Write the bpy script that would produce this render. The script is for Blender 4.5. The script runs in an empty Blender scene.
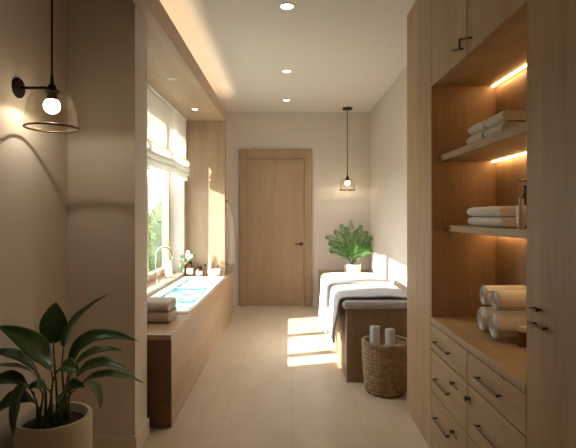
import bpy, bmesh, math, random
from mathutils import Vector, Matrix, noise
random.seed(7)
PI = math.pi
scene = bpy.context.scene
col = scene.collection

# ------------------------------------------------------------------ camera
EYE = 1.266
cam_d = bpy.data.cameras.new('camera')
cam = bpy.data.objects.new('camera', cam_d)
col.objects.link(cam)
cam.location = (0, 0, EYE)
cam.rotation_euler = (PI / 2, 0, 0)
cam_d.sensor_width = 36
cam_d.lens = 30.0
cam_d.shift_y = -9 / 576
cam_d.clip_start = 0.05
scene.camera = cam

def at(px, py, d):
    """world point seen at pixel (px,py) at depth d - used to read positions off the photo"""
    return Vector(((px - 288) * d / 480, d, EYE - (py - 215) * d / 480))

# ------------------------------------------------------------------ materials
def lin(c):
    out = []
    for v in c:
        v = v / 255
        out.append(v / 12.92 if v <= 0.04045 else ((v + 0.055) / 1.055) ** 2.4)
    return tuple(out) + (1,)

def newmat(name):
    m = bpy.data.materials.new(name)
    m.use_nodes = True
    nt = m.node_tree
    b = nt.nodes['Principled BSDF']
    return m, nt, b

def plain(name, c, rough=0.5, metal=0.0, spec=0.5, bump=0.0, bscale=200, var=0.0, vscale=3, sheen=0.0, detail=3):
    m, nt, b = newmat(name)
    b.inputs['Base Color'].default_value = lin(c)
    b.inputs['Roughness'].default_value = rough
    b.inputs['Metallic'].default_value = metal
    b.inputs['Specular IOR Level'].default_value = spec
    if sheen: b.inputs['Sheen Weight'].default_value = sheen
    tc = nt.nodes.new('ShaderNodeTexCoord')
    if var:
        n = nt.nodes.new('ShaderNodeTexNoise'); n.inputs['Scale'].default_value = vscale
        n.inputs['Detail'].default_value = 4
        nt.links.new(tc.outputs['Object'], n.inputs['Vector'])
        r = nt.nodes.new('ShaderNodeValToRGB')
        l = lin(c)
        r.color_ramp.elements[0].position = 0.3; r.color_ramp.elements[1].position = 0.7
        r.color_ramp.elements[0].color = tuple(x * (1 - var) for x in l[:3]) + (1,)
        r.color_ramp.elements[1].color = tuple(min(1, x * (1 + var)) for x in l[:3]) + (1,)
        nt.links.new(n.outputs['Fac'], r.inputs['Fac'])
        nt.links.new(r.outputs['Color'], b.inputs['Base Color'])
    if bump:
        n = nt.nodes.new('ShaderNodeTexNoise'); n.inputs['Scale'].default_value = bscale
        n.inputs['Detail'].default_value = detail
        nt.links.new(tc.outputs['Object'], n.inputs['Vector'])
        bp = nt.nodes.new('ShaderNodeBump'); bp.inputs['Strength'].default_value = bump
        bp.inputs['Distance'].default_value = 0.004
        nt.links.new(n.outputs['Fac'], bp.inputs['Height'])
        nt.links.new(bp.outputs['Normal'], b.inputs['Normal'])
    return m

def wood(name, c1, c2, grain='Z', rough=0.45, fine=1.0, bump=0.06):
    """oak: long stretched noise for the figure plus fine pores, grain along the given axis"""
    m, nt, b = newmat(name)
    tc = nt.nodes.new('ShaderNodeTexCoord')
    def mapped(sc_long, sc_cross):
        mp = nt.nodes.new('ShaderNodeMapping')
        s = [sc_cross] * 3
        s['XYZ'.index(grain)] = sc_long
        mp.inputs['Scale'].default_value = s
        nt.links.new(tc.outputs['Object'], mp.inputs['Vector'])
        return mp
    n1 = nt.nodes.new('ShaderNodeTexNoise'); n1.inputs['Scale'].default_value = 1
    n1.inputs['Detail'].default_value = 5; n1.inputs['Distortion'].default_value = 0.6
    nt.links.new(mapped(0.7, 9 * fine).outputs['Vector'], n1.inputs['Vector'])
    n2 = nt.nodes.new('ShaderNodeTexNoise'); n2.inputs['Scale'].default_value = 1
    n2.inputs['Detail'].default_value = 3
    nt.links.new(mapped(5, 130 * fine).outputs['Vector'], n2.inputs['Vector'])
    mx = nt.nodes.new('ShaderNodeMath'); mx.operation = 'MULTIPLY_ADD'
    mx.inputs[1].default_value = 0.45
    nt.links.new(n2.outputs['Fac'], mx.inputs[0])
    m2 = nt.nodes.new('ShaderNodeMath'); m2.operation = 'MULTIPLY'; m2.inputs[1].default_value = 0.6
    nt.links.new(n1.outputs['Fac'], m2.inputs[0])
    nt.links.new(m2.outputs[0], mx.inputs[2])
    r = nt.nodes.new('ShaderNodeValToRGB')
    r.color_ramp.elements[0].position = 0.36; r.color_ramp.elements[1].position = 0.66
    r.color_ramp.elements[0].color = lin(c2); r.color_ramp.elements[1].color = lin(c1)
    nt.links.new(mx.outputs[0], r.inputs['Fac'])
    nt.links.new(r.outputs['Color'], b.inputs['Base Color'])
    bp = nt.nodes.new('ShaderNodeBump'); bp.inputs['Strength'].default_value = bump
    bp.inputs['Distance'].default_value = 0.002
    nt.links.new(n2.outputs['Fac'], bp.inputs['Height'])
    nt.links.new(bp.outputs['Normal'], b.inputs['Normal'])
    b.inputs['Roughness'].default_value = rough
    b.inputs['Specular IOR Level'].default_value = 0.4
    return m

def emis(name, c, strength):
    m, nt, b = newmat(name)
    b.inputs['Base Color'].default_value = lin(c)
    b.inputs['Emission Color'].default_value = lin(c)
    b.inputs['Emission Strength'].default_value = strength
    return m

def thin_glass(name, tint=(255, 255, 255), gloss=0.08, rough=0.02):
    m = bpy.data.materials.new(name); m.use_nodes = True
    nt = m.node_tree
    nt.nodes.remove(nt.nodes['Principled BSDF'])
    out = nt.nodes['Material Output']
    tr = nt.nodes.new('ShaderNodeBsdfTransparent'); tr.inputs['Color'].default_value = lin(tint)
    gl = nt.nodes.new('ShaderNodeBsdfGlossy'); gl.inputs['Roughness'].default_value = rough
    lw = nt.nodes.new('ShaderNodeLayerWeight'); lw.inputs['Blend'].default_value = 0.25
    mul = nt.nodes.new('ShaderNodeMath'); mul.operation = 'MULTIPLY_ADD'
    mul.inputs[1].default_value = 0.5; mul.inputs[2].default_value = gloss * 0.4
    nt.links.new(lw.outputs['Facing'], mul.inputs[0])
    mx = nt.nodes.new('ShaderNodeMixShader')
    nt.links.new(mul.outputs[0], mx.inputs['Fac'])
    nt.links.new(tr.outputs[0], mx.inputs[1]); nt.links.new(gl.outputs[0], mx.inputs[2])
    nt.links.new(mx.outputs[0], out.inputs['Surface'])
    return m

def translucent(name, c, frac=0.4, bump=0.1):
    m = plain(name, c, 0.9, spec=0.1, bump=bump, bscale=350)
    nt = m.node_tree
    b = nt.nodes['Principled BSDF']; out = nt.nodes['Material Output']
    tl = nt.nodes.new('ShaderNodeBsdfTranslucent'); tl.inputs['Color'].default_value = lin(c)
    mx = nt.nodes.new('ShaderNodeMixShader'); mx.inputs['Fac'].default_value = frac
    nt.links.new(b.outputs[0], mx.inputs[1]); nt.links.new(tl.outputs[0], mx.inputs[2])
    nt.links.new(mx.outputs[0], out.inputs['Surface'])
    return m

def floor_mat():
    m, nt, b = newmat('floor_tile')
    tc = nt.nodes.new('ShaderNodeTexCoord')
    n = nt.nodes.new('ShaderNodeTexNoise'); n.inputs['Scale'].default_value = 3.5; n.inputs['Detail'].default_value = 8
    mp = nt.nodes.new('ShaderNodeMapping'); mp.inputs['Scale'].default_value = (1.6, 0.6, 1)
    nt.links.new(tc.outputs['Object'], mp.inputs['Vector']); nt.links.new(mp.outputs['Vector'], n.inputs['Vector'])
    r = nt.nodes.new('ShaderNodeValToRGB')
    r.color_ramp.elements[0].position = 0.3; r.color_ramp.elements[1].position = 0.7
    r.color_ramp.elements[0].color = lin((186, 171, 149)); r.color_ramp.elements[1].color = lin((199, 184, 162))
    nt.links.new(n.outputs['Fac'], r.inputs['Fac'])
    # tile joints: brick texture used as a stacked grid
    mp2 = nt.nodes.new('ShaderNodeMapping')
    mp2.inputs['Location'].default_value = (-0.026, -2.787, 0)
    nt.links.new(tc.outputs['Object'], mp2.inputs['Vector'])
    br = nt.nodes.new('ShaderNodeTexBrick')
    br.offset = 0.0; br.inputs['Scale'].default_value = 1.0
    br.inputs['Brick Width'].default_value = 0.423; br.inputs['Row Height'].default_value = 0.846
    br.inputs['Mortar Size'].default_value = 0.0022; br.inputs['Mortar Smooth'].default_value = 0.1
    nt.links.new(mp2.outputs['Vector'], br.inputs['Vector'])
    mx = nt.nodes.new('ShaderNodeMix'); mx.data_type = 'RGBA'
    mx.inputs['B'].default_value = lin((176, 161, 139))
    nt.links.new(br.outputs['Fac'], mx.inputs['Factor']); nt.links.new(r.outputs['Color'], mx.inputs['A'])
    nt.links.new(mx.outputs['Result'], b.inputs['Base Color'])
    bp = nt.nodes.new('ShaderNodeBump'); bp.inputs['Strength'].default_value = 0.15; bp.inputs['Distance'].default_value = 0.002
    bp.invert = True
    nt.links.new(br.outputs['Fac'], bp.inputs['Height']); nt.links.new(bp.outputs['Normal'], b.inputs['Normal'])
    b.inputs['Roughness'].default_value = 0.42
    b.inputs['Specular IOR Level'].default_value = 0.45
    return m

def water_mat():
    m = bpy.data.materials.new('bath_water'); m.use_nodes = True
    nt = m.node_tree
    b = nt.nodes['Principled BSDF']
    tc = nt.nodes.new('ShaderNodeTexCoord')
    n = nt.nodes.new('ShaderNodeTexNoise'); n.inputs['Scale'].default_value = 6; n.inputs['Detail'].default_value = 3
    n.inputs['Distortion'].default_value = 1.5
    nt.links.new(tc.outputs['Object'], n.inputs['Vector'])
    r = nt.nodes.new('ShaderNodeValToRGB')
    r.color_ramp.elements[0].position = 0.38; r.color_ramp.elements[1].position = 0.66
    r.color_ramp.elements[0].color = lin((10, 160, 176)); r.color_ramp.elements[1].color = lin((170, 230, 232))
    nt.links.new(n.outputs['Fac'], r.inputs['Fac']); nt.links.new(r.outputs['Color'], b.inputs['Base Color'])
    bp = nt.nodes.new('ShaderNodeBump'); bp.inputs['Strength'].default_value = 0.5; bp.inputs['Distance'].default_value = 0.02
    nt.links.new(n.outputs['Fac'], bp.inputs['Height']); nt.links.new(bp.outputs['Normal'], b.inputs['Normal'])
    b.inputs['Roughness'].default_value = 0.06
    b.inputs['IOR'].default_value = 1.33
    return m

OAK1, OAK2 = (184, 156, 128), (160, 133, 106)
M = {
    'wall': plain('warm_white_plaster', (213, 204, 194), 0.85, spec=0.2, bump=0.04, bscale=90, var=0.015, vscale=1.5),
    'ceil': plain('ceiling_paint', (224, 215, 206), 0.9, spec=0.15),
    'base': plain('baseboard_paint', (216, 206, 190), 0.5),
    'floor': floor_mat(),
    'oak_z': wood('oak_vertical', OAK1, OAK2, 'Z'),
    'oak_y': wood('oak_lengthwise', OAK1, OAK2, 'Y'),
    'oak_x': wood('oak_crosswise', OAK1, OAK2, 'X'),
    'oakdoor': wood('oak_door', (176, 149, 121), (157, 131, 104), 'Z', rough=0.5),
    'oakcab': wood('oak_cabinet', (178, 151, 114), (152, 126, 91), 'Z', rough=0.5),
    'oakcab_y': wood('oak_cabinet_lengthwise', (178, 151, 114), (152, 126, 91), 'Y', rough=0.45),
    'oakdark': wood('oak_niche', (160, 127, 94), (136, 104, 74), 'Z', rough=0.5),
    'oak_shaded': wood('shaded_oak_end_panel', (122, 96, 74), (98, 74, 54), 'X', rough=0.5),  # oak coloured darker for the shade on the face turned from the window
    'bedwood': wood('bed_base_oak', (158, 132, 104), (134, 108, 82), 'Z', rough=0.55),
    'bronze': plain('dark_bronze', (92, 70, 50), 0.4, metal=0.6),
    'black': plain('blackened_metal', (34, 28, 24), 0.45, metal=0.6),
    'brass': plain('brushed_brass', (190, 165, 120), 0.25, metal=0.9),
    'chrome': plain('brushed_nickel', (190, 184, 174), 0.22, metal=1.0),
    'glass': thin_glass('clear_shade_glass', (250, 247, 240)),
    'winglass': thin_glass('window_glass', (252, 254, 253), gloss=0.05),
    'bulb': None,
    'led': emis('warm_led', (255, 232, 196), 15),
    'led2': emis('warm_led_shelf', (255, 212, 146), 20),
    'spot_on': emis('downlight_lens', (255, 236, 205), 14),
    'spot_off': plain('downlight_lens_off', (214, 200, 178), 0.4),
    'white': plain('white_enamel', (240, 239, 236), 0.25),
    'tub': plain('tub_acrylic', (243, 243, 240), 0.12),
    'ceramic': plain('matt_white_ceramic', (232, 228, 220), 0.55, var=0.02),
    'potbeige': plain('beige_stoneware', (198, 188, 172), 0.75, bump=0.1, bscale=60, var=0.03),
    'soil': plain('potting_soil', (44, 32, 24), 0.95, bump=0.9, bscale=60, var=0.3, vscale=40),
    'towel': plain('white_terry', (230, 224, 216), 0.95, spec=0.1, bump=0.7, bscale=420, sheen=0.4),
    'towelback': plain('taupe_terry', (176, 150, 122), 0.95, spec=0.1, bump=0.7, bscale=420, sheen=0.3),
    'towelgrey': plain('stone_grey_terry', (186, 174, 158), 0.95, spec=0.1, bump=0.7, bscale=420, sheen=0.3),
    'linen': plain('white_bed_linen', (240, 238, 236), 0.9, spec=0.15, bump=0.15, bscale=300),
    'throw': plain('pale_grey_throw', (184, 184, 188), 0.95, spec=0.1, bump=0.4, bscale=330, sheen=0.3),
    'mattress': plain('grey_mattress', (196, 194, 196), 0.85, spec=0.15, bump=0.2, bscale=300),
    'rollgrey': plain('light_grey_terry', (208, 208, 208), 0.95, spec=0.1, bump=0.7, bscale=420, sheen=0.3),
    'wicker': plain('brown_wicker', (158, 130, 98), 0.65, bump=0.3, bscale=120, var=0.22, vscale=25),
    'blind': translucent('sheer_linen_blind', (242, 240, 234), 0.3),
    'leafdark': plain('dark_glossy_leaf', (54, 90, 38), 0.35, spec=0.5, var=0.2, vscale=9),
    'leafpale': plain('leaf_underside', (92, 112, 70), 0.5, var=0.1, vscale=9),
    'stem': plain('plant_stem', (66, 92, 44), 0.5),
    'fern': plain('palm_green', (62, 112, 28), 0.6, var=0.25, vscale=14),
    'fernstem': plain('palm_rachis', (84, 112, 44), 0.5),
    'amber': plain('amber_glass', (104, 58, 24), 0.12, spec=0.6),
    'label': plain('white_label', (236, 232, 226), 0.6),
    'paleglass': thin_glass('pale_green_glass', (232, 240, 226), gloss=0.2),
    'petal': plain('white_petal', (246, 245, 238), 0.6),
    'petalc': plain('yellow_flower_heart', (214, 186, 90), 0.6),
    'hedge': plain('hedge_leaf', (74, 100, 40), 0.7, var=0.25, vscale=3),
    'lawn': plain('garden_lawn', (84, 84, 58), 0.9, var=0.2, vscale=3, bump=0.3, bscale=80),
    'render': plain('outside_render', (220, 212, 200), 0.9),
    'water': water_mat(),
}

def bulb_mat():
    m = bpy.data.materials.new('lit_bulb_glass'); m.use_nodes = True
    nt = m.node_tree; nt.nodes.remove(nt.nodes['Principled BSDF'])
    tr = nt.nodes.new('ShaderNodeBsdfTransparent')
    em = nt.nodes.new('ShaderNodeEmission'); em.inputs['Color'].default_value = lin((255, 232, 190)); em.inputs['Strength'].default_value = 14
    mx = nt.nodes.new('ShaderNodeMixShader'); mx.inputs['Fac'].default_value = 0.6
    nt.links.new(tr.outputs[0], mx.inputs[1]); nt.links.new(em.outputs[0], mx.inputs[2])
    nt.links.new(mx.outputs[0], nt.nodes['Material Output'].inputs['Surface'])
    return m
M['bulb'] = bulb_mat()

# ------------------------------------------------------------------ helpers
def tag(o, label=None, cat=None, group=None, kind=None):
    if label: o['label'] = label
    if cat: o['category'] = cat
    if group: o['group'] = group
    if kind: o['kind'] = kind
    return o

def empty(name, loc, label=None, cat=None, group=None, kind=None):
    o = bpy.data.objects.new(name, None)
    o.empty_display_size = 0.05
    col.objects.link(o)
    o.location = loc
    return tag(o, label, cat, group, kind)

def root_loc(p):
    v = Vector((0, 0, 0))
    while p is not None:
        v += p.location
        p = p.parent
    return v

def obj(name, bm, mat, parent=None, smooth=False, base=None):
    """link a bmesh written in world coordinates as ONE mesh object (origin at base / its parent's origin)"""
    org = root_loc(parent) if parent else (Vector(base) if base is not None else None)
    if org is None:
        zs = [v.co for v in bm.verts]
        lo = Vector([min(c[i] for c in zs) for i in range(3)]); hi = Vector([max(c[i] for c in zs) for i in range(3)])
        org = Vector(((lo.x + hi.x) / 2, (lo.y + hi.y) / 2, lo.z))
    bmesh.ops.translate(bm, verts=bm.verts, vec=-org)
    bmesh.ops.recalc_face_normals(bm, faces=bm.faces)
    me = bpy.data.meshes.new(name)
    bm.to_mesh(me); bm.free()
    mats = mat if isinstance(mat, (list, tuple)) else [mat]
    for m in mats: me.materials.append(m)
    if smooth:
        for p in me.polygons: p.use_smooth = True
    o = bpy.data.objects.new(name, me)
    col.objects.link(o)
    if parent: o.parent = parent
    else: o.location = org
    return o

def auto_smooth(o, ang=40):
    me = o.data
    for p in me.polygons: p.use_smooth = True
    bm = bmesh.new(); bm.from_mesh(me)
    for e in bm.edges:
        if len(e.link_faces) == 2 and e.calc_face_angle(0) > math.radians(ang): e.smooth = False
    bm.to_mesh(me); bm.free()
    return o

def copy_tree(o, parent=None):
    c = o.copy(); col.objects.link(c)
    if parent: c.parent = parent
    for ch in list(o.children): copy_tree(ch, c)
    return c

def box(bm, x0, x1, y0, y1, z0, z1, bev=0.0, seg=2, mi=0):
    g = bmesh.ops.create_cube(bm, size=1)
    vs = g['verts']
    for v in vs:
        v.co = Vector(((x0 + x1) / 2 + v.co.x * (x1 - x0), (y0 + y1) / 2 + v.co.y * (y1 - y0), (z0 + z1) / 2 + v.co.z * (z1 - z0)))
    fs = set(f for v in vs for f in v.link_faces)
    for f in fs: f.material_index = mi
    if bev > 0:
        es = list(set(e for v in vs for e in v.link_edges))
        bmesh.ops.bevel(bm, geom=es, offset=bev, segments=seg, affect='EDGES', profile=0.5)
    return bm

def B(*a, **k):
    return box(bmesh.new(), *a, **k)

def tube(bm, pts, r, seg=10, cap=True, closed=False):
    """tube along a list of points; r number or list"""
    pts = [Vector(p) for p in pts]
    n = len(pts)
    rs = r if isinstance(r, (list, tuple)) else [r] * n
    rings = []
    prev = None
    for i, p in enumerate(pts):
        if closed: t = pts[(i + 1) % n] - pts[i - 1]
        elif i == 0: t = pts[1] - pts[0]
        elif i == n - 1: t = pts[-1] - pts[-2]
        else: t = pts[i + 1] - pts[i - 1]
        t.normalize()
        if prev is None:
            a = Vector((0, 0, 1)) if abs(t.z) < 0.9 else Vector((1, 0, 0))
            u = t.cross(a).normalized()
        else:
            u = (prev - t * prev.dot(t)).normalized()
        prev = u
        w = t.cross(u)
        rings.append([bm.verts.new(p + (u * math.cos(2 * PI * k / seg) + w * math.sin(2 * PI * k / seg)) * rs[i]) for k in range(seg)])
    m = n if closed else n - 1
    for i in range(m):
        a, b = rings[i], rings[(i + 1) % n]
        for k in range(seg):
            bm.faces.new((a[k], a[(k + 1) % seg], b[(k + 1) % seg], b[k]))
    if cap and not closed:
        bm.faces.new(rings[0]); bm.faces.new(list(reversed(rings[-1])))
    return bm

def lathe(bm, prof, c, seg=32, axis='Z', capped=True, arc=None):
    """revolve (r, h) profile round an axis through c"""
    c = Vector(c)
    rings = []
    for r, h in prof:
        ring = []
        for k in range(seg):
            a = 2 * PI * k / seg
            x, y = r * math.cos(a), r * math.sin(a)
            p = {'Z': Vector((x, y, h)), 'X': Vector((h, x, y)), 'Y': Vector((x, h, y))}[axis]
            ring.append(bm.verts.new(c + p))
        rings.append(ring)
    for i in range(len(rings) - 1):
        a, b = rings[i], rings[i + 1]
        for k in range(seg):
            bm.faces.new((a[k], a[(k + 1) % seg], b[(k + 1) % seg], b[k]))
    if capped:
        bm.faces.new(rings[0]); bm.faces.new(rings[-1])
    return bm

def bez(p0, p1, p2, p3, n):
    out = []
    for i in range(n + 1):
        t = i / n; s = 1 - t
        out.append(p0 * s ** 3 + p1 * 3 * s * s * t + p2 * 3 * s * t * t + p3 * t ** 3)
    return out

def solidify(o, t, off=0):
    md = o.modifiers.new('solid', 'SOLIDIFY'); md.thickness = t; md.offset = off
    return o

def subsurf(o, n=1):
    md = o.modifiers.new('sub', 'SUBSURF'); md.levels = n; md.render_levels = n
    return o

# ------------------------------------------------------------------ room shell
H, DB = 2.70, 6.68
XR = 1.141
def struct(name, bm, mat, **k):
    return tag(obj(name, bm, mat, **k), kind='structure')

struct('floor', B(-1.5, 1.4, -1.2, DB + 0.2, -0.1, 0), M['floor'], base=(0, 0, 0))
struct('ceiling', B(-1.5, 1.4, -1.2, DB + 0.2, H, H + 0.1), M['ceil'])
struct('wall_back', B(-1.5, 1.4, DB, DB + 0.2, 0, H), M['wall'])
struct('wall_right', B(XR, XR + 0.2, -1.2, DB, 0, H), M['wall'])
struct('wall_near', B(-1.5, 1.4, -1.2, -1.0, 0, H), M['wall'])
# window wall with its opening
WY0, WY1, WZ0, WZ1 = 3.50, 5.54, 0.60, 2.30
bm = bmesh.new()
box(bm, -1.45, -1.162, -1.0, 2.535, 0, H)
box(bm, -1.45, -1.20, 2.535, WY0, 0, H)
box(bm, -1.45, -1.20, WY1, DB, 0, H)
box(bm, -1.45, -1.20, WY0, WY1, 0, WZ0)
box(bm, -1.45, -1.20, WY0, WY1, WZ1, H)
struct('wall_left', bm, M['wall'])
struct('wall_partition', B(-1.20, -0.808, 2.535, 2.75, 0, H), M['wall'])

# baseboards
struct('baseboard_partition', B(-1.162, -0.796, 2.523, 2.76, 0, 0.10, bev=0.003), M['base'])
struct('baseboard_back', B(-0.69, -0.67, DB - 0.014, DB, 0, 0.09), M['base'])
bm = B(0.336, 1.14, DB - 0.014, DB, 0, 0.09)
struct('baseboard_right', box(bm, XR - 0.014, XR, 3.12, DB - 0.014, 0, 0.09), M['base'])
struct('baseboard_left', B(-1.162, -1.148, -1.0, 2.523, 0, 0.10), M['base'])

# soffit with fascia over the tub, and the oak panel closing its far end
SX, SZ0, SZ1, SY = -0.745, 2.375, 2.512, 5.65
bm = B(-1.20, SX - 0.02, 2.75, SY + 0.1, SZ0, SZ0 + 0.02)
box(bm, SX - 0.02, SX, 2.2, SY + 0.1, SZ0, SZ1)
box(bm, -0.806, SX - 0.02, 2.2, 2.75, SZ0, SZ0 + 0.02)
box(bm, -0.806, SX, 2.18, 2.2, SZ0, H)
box(bm, -0.806, -0.80, 2.2, 2.74, SZ0 + 0.02, H)  # unseen board added to stop cove light leaking past the partition
struct('trim_1', bm, M['oak_y'])
struct('trim_2', B(-1.20, SX, SY, SY + 0.1, 0.555, SZ0), M['oak_z'])
# oak casing on the wall between window and end panel
struct('trim_3', B(-1.215, -1.193, WY1 + 0.002, SY, 0.555, SZ0), M['oak_z'])

# ------------------------------------------------------------------ window
TZ_DECK = 0.553
win = empty('window_1', (-1.36, 4.5, WZ0), kind='structure')
bm = bmesh.new()
FX0, FX1 = -1.42, -1.36
box(bm, FX0, FX1, WY0, WY1, WZ0, WZ0 + 0.03)
box(bm, FX0, FX1, WY0, WY1, WZ1 - 0.04, WZ1)
box(bm, FX0, FX1, WY0, WY0 + 0.04, WZ0 + .03, WZ1 - .04)
box(bm, FX0, FX1, WY1 - 0.04, WY1, WZ0 + .03, WZ1 - .04)
obj('window_frame', bm, M['oak_z'], win)
sashes = [(3.54, 3.90), (3.90, 4.62), (4.62, 5.50)]
for a, b in sashes:
    bm = bmesh.new(); s = 0.05
    z0, z1 = WZ0 + .03, WZ1 - .04
    x0, x1 = FX0 + .008, FX1 + .004
    box(bm, x0, x1, a, b, z0, z0 + s); box(bm, x0, x1, a, b, z1 - s, z1)
    box(bm, x0, x1, a, a + s, z0 + s, z1 - s); box(bm, x0, x1, b - s, b, z0 + s, z1 - s)
    sash = obj('sash', bm, M['oak_z'], win)
    obj('pane', B(-1.394, -1.388, a + s, b - s, z0 + s, z1 - s), M['winglass'], sash)
bm = B(-1.36, -1.20, WY0, WY1, WZ0 - 0.02, WZ0 + 0.004)
box(bm, -1.20, -1.194, WY0, WY1, TZ_DECK + .002, WZ0 + 0.004)
obj('sill', bm, M['oak_y'], win)

# ------------------------------------------------------------------ roman blinds
def roman_blind(y0, y1, label):
    top, f1, f2, bot = SZ0 - 0.002, 1.91, 1.75, 1.66
    r = empty('roman_blind', (-1.18, (y0 + y1) / 2, bot), label, 'blind', 'roman blinds over the bath window')
    n = max(6, int((y1 - y0) / 0.04))
    def sheet(prof):
        bm = bmesh.new(); rows = []
        for i in range(n + 1):
            y = y0 + (y1 - y0) * i / n
            w = noise.noise((y * 4, 3.1, 0)) * 0.008
            sag = -0.014 * math.sin(PI * (i / n))
            rows.append([bm.verts.new((x + w * k, y, z + sag * k)) for x, z, k in prof])
        for i in range(n):
            for j in range(len(prof) - 1):
                bm.faces.new((rows[i][j], rows[i + 1][j], rows[i + 1][j + 1], rows[i][j + 1]))
        return bm
    flat = [(-1.175 + 0.003 * math.sin(k * 1.4), top + (f1 - top) * k / 8, k / 8) for k in range(9)]
    o = obj('blind_fabric', sheet(flat), M['blind'], r, smooth=True); solidify(o, 0.003)
    folds = []
    for (za, zb, bul) in ((f1 + 0.005, 1.80, 0.050), (1.84, 1.745, 0.062), (1.80, 1.70, 0.045)):
        pr = []
        for k in range(11):
            t = k / 10
            pr.append((-1.175 + bul * math.sin(PI * t) ** 0.8 * (0.55 + 0.45 * t), za + (zb - za) * t, 1))
        o = obj('blind_fold', sheet(pr), M['blind'], r, smooth=True); solidify(o, 0.004)
    tail = [(-1.17 + 0.012 * k / 5, 1.76 + (bot - 1.76) * k / 5, 1) for k in range(6)]
    o = obj('blind_hem', sheet(tail), M['blind'], r, smooth=True); solidify(o, 0.004)
    obj('head_rail', B(-1.198, -1.165, y0, y1, top - 0.03, top, bev=0.003), M['white'], r)
    return r
roman_blind(3.42, 4.834, 'wide cream roman blind nearest the partition wall, half raised over the bath window')
roman_blind(4.838, 5.535, 'narrow cream roman blind next to the oak end panel, half raised over the bath window')

# ------------------------------------------------------------------ door
dr = empty('door_1', (-0.167, DB, 0), kind='structure')
DX0, DX1, DZ = -0.668, 0.334, 2.172
bm = bmesh.new(); fw = 0.108
box(bm, DX0, DX0 + fw, DB - 0.035, DB + 0.01, 0, DZ, bev=0.003)
box(bm, DX1 - fw, DX1, DB - 0.035, DB + 0.01, 0, DZ, bev=0.003)
box(bm, DX0 + fw, DX1 - fw, DB - 0.035, DB + 0.01, DZ - fw - 0.012, DZ, bev=0.003)
obj('door_frame', bm, M['oakdoor'], dr)
obj('door_leaf', B(DX0 + fw + 0.003, DX1 - fw - 0.003, DB - 0.012, DB + 0.01, 0.008, DZ - fw - 0.016, bev=0.002), M['oakdoor'], dr)
hx, hz = (301.2 - 288) / 71.86, 1.266 - 29 / 71.86
bm = bmesh.new()
lathe(bm, [(0.026, 0), (0.026, -0.008), (0.022, -0.010), (0.010, -0.010), (0.010, -0.05)], (hx, DB - 0.012, hz), 20, 'Y')
tube(bm, [(hx, DB - 0.058, hz), (hx - 0.03, DB - 0.060, hz), (hx - 0.085, DB - 0.056, hz)], [0.010, 0.0095, 0.008], 12)
o = obj('door_handle', bm, M['bronze'], dr); auto_smooth(o)

# ------------------------------------------------------------------ bath surround, tub, water
TX, TZ, TY0, TY1 = -0.695, 0.553, 2.853, 6.10
RY0, RY1, RX0, RX1 = 3.45, 5.44, -1.185, -0.712     # rim outer extents
sur = empty('bath_surround', (-0.95, TY0, 0), 'oak panelled box surround of the built-in bath along the window wall', 'bath surround')
obj('side_panel', B(TX - 0.02, TX, TY0 + 0.02, TY1, 0, TZ - 0.03), M['oak_y'], sur)
obj('end_panel', B(-1.198, TX, TY0, TY0 + 0.02, 0, TZ - 0.03), M['oak_shaded'], sur)['label'] = 'near end panel, coloured dark for its shade'
bm = bmesh.new()
box(bm, -1.198, TX, TY0 - 0.003, RY0 + 0.01, TZ - 0.03, TZ)
box(bm, -1.198, TX, RY1 - 0.01, SY, TZ - 0.03, TZ)
box(bm, -1.198, TX, SY, TY1, TZ - 0.03, TZ)
box(bm, RX1 - 0.01, TX, RY0 + 0.01, RY1 - 0.01, TZ - 0.03, TZ)
box(bm, -1.198, RX0 + 0.01, RY0 + 0.01, RY1 - 0.01, TZ - 0.03, TZ)
obj('deck', bm, M['oak_y'], sur)
obj('far_panel', B(-1.198, TX - 0.02, TY1 - 0.02, TY1, 0, TZ - 0.03), M['oak_z'], sur)

def rrect(x0, x1, y0, y1, r, n=8):
    pts = []
    for cx, cy, a0 in ((x1 - r, y1 - r, 0), (x0 + r, y1 - r, 90), (x0 + r, y0 + r, 180), (x1 - r, y0 + r, 270)):
        for k in range(n + 1):
            a = math.radians(a0 + 90 * k / n)
            pts.append((cx + r * math.cos(a), cy + r * math.sin(a)))
    return pts
def rings_mesh(rings, cap_last=True, cap_first=False):
    bm = bmesh.new()
    vr = [[bm.verts.new((x, y, z)) for x, y in pts] for pts, z in rings]
    n = len(vr[0])
    for i in range(len(vr) - 1):
        for k in range(n):
            bm.faces.new((vr[i][k], vr[i][(k + 1) % n], vr[i + 1][(k + 1) % n], vr[i + 1][k]))
    if cap_last: bm.faces.new(vr[-1])
    if cap_first: bm.faces.new(vr[0])
    return bm
def rr(ins, z, r):
    return (rrect(RX0 + ins, RX1 - ins, RY0 + ins, RY1 - ins, r), z)
rim = 0.034
tub = obj('bathtub', rings_mesh([rr(0, TZ + .001, .012), rr(0, TZ + .014, .012), rr(.004, TZ + .019, .014), rr(rim - .006, TZ + .019, .05), rr(rim, TZ + .012, .055),
                                 rr(rim + .012, TZ - .08, .07), rr(rim + .03, TZ - .25, .09), rr(rim + .055, TZ - .36, .10), rr(rim + .11, TZ - .39, .09)]), M['tub'], smooth=False)
auto_smooth(tub, 50)
tag(tub, 'white built-in bathtub filled with turquoise water under the window', 'bathtub')
WZ = TZ - 0.022
bm = bmesh.new()
bm.faces.new([bm.verts.new((x, y, WZ)) for x, y in rr(rim + .0055, WZ, .06)[0]])
tag(obj('bath_water', bm, M['water']), 'turquoise rippling water filling the white bathtub', 'water', kind='stuff')

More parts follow.
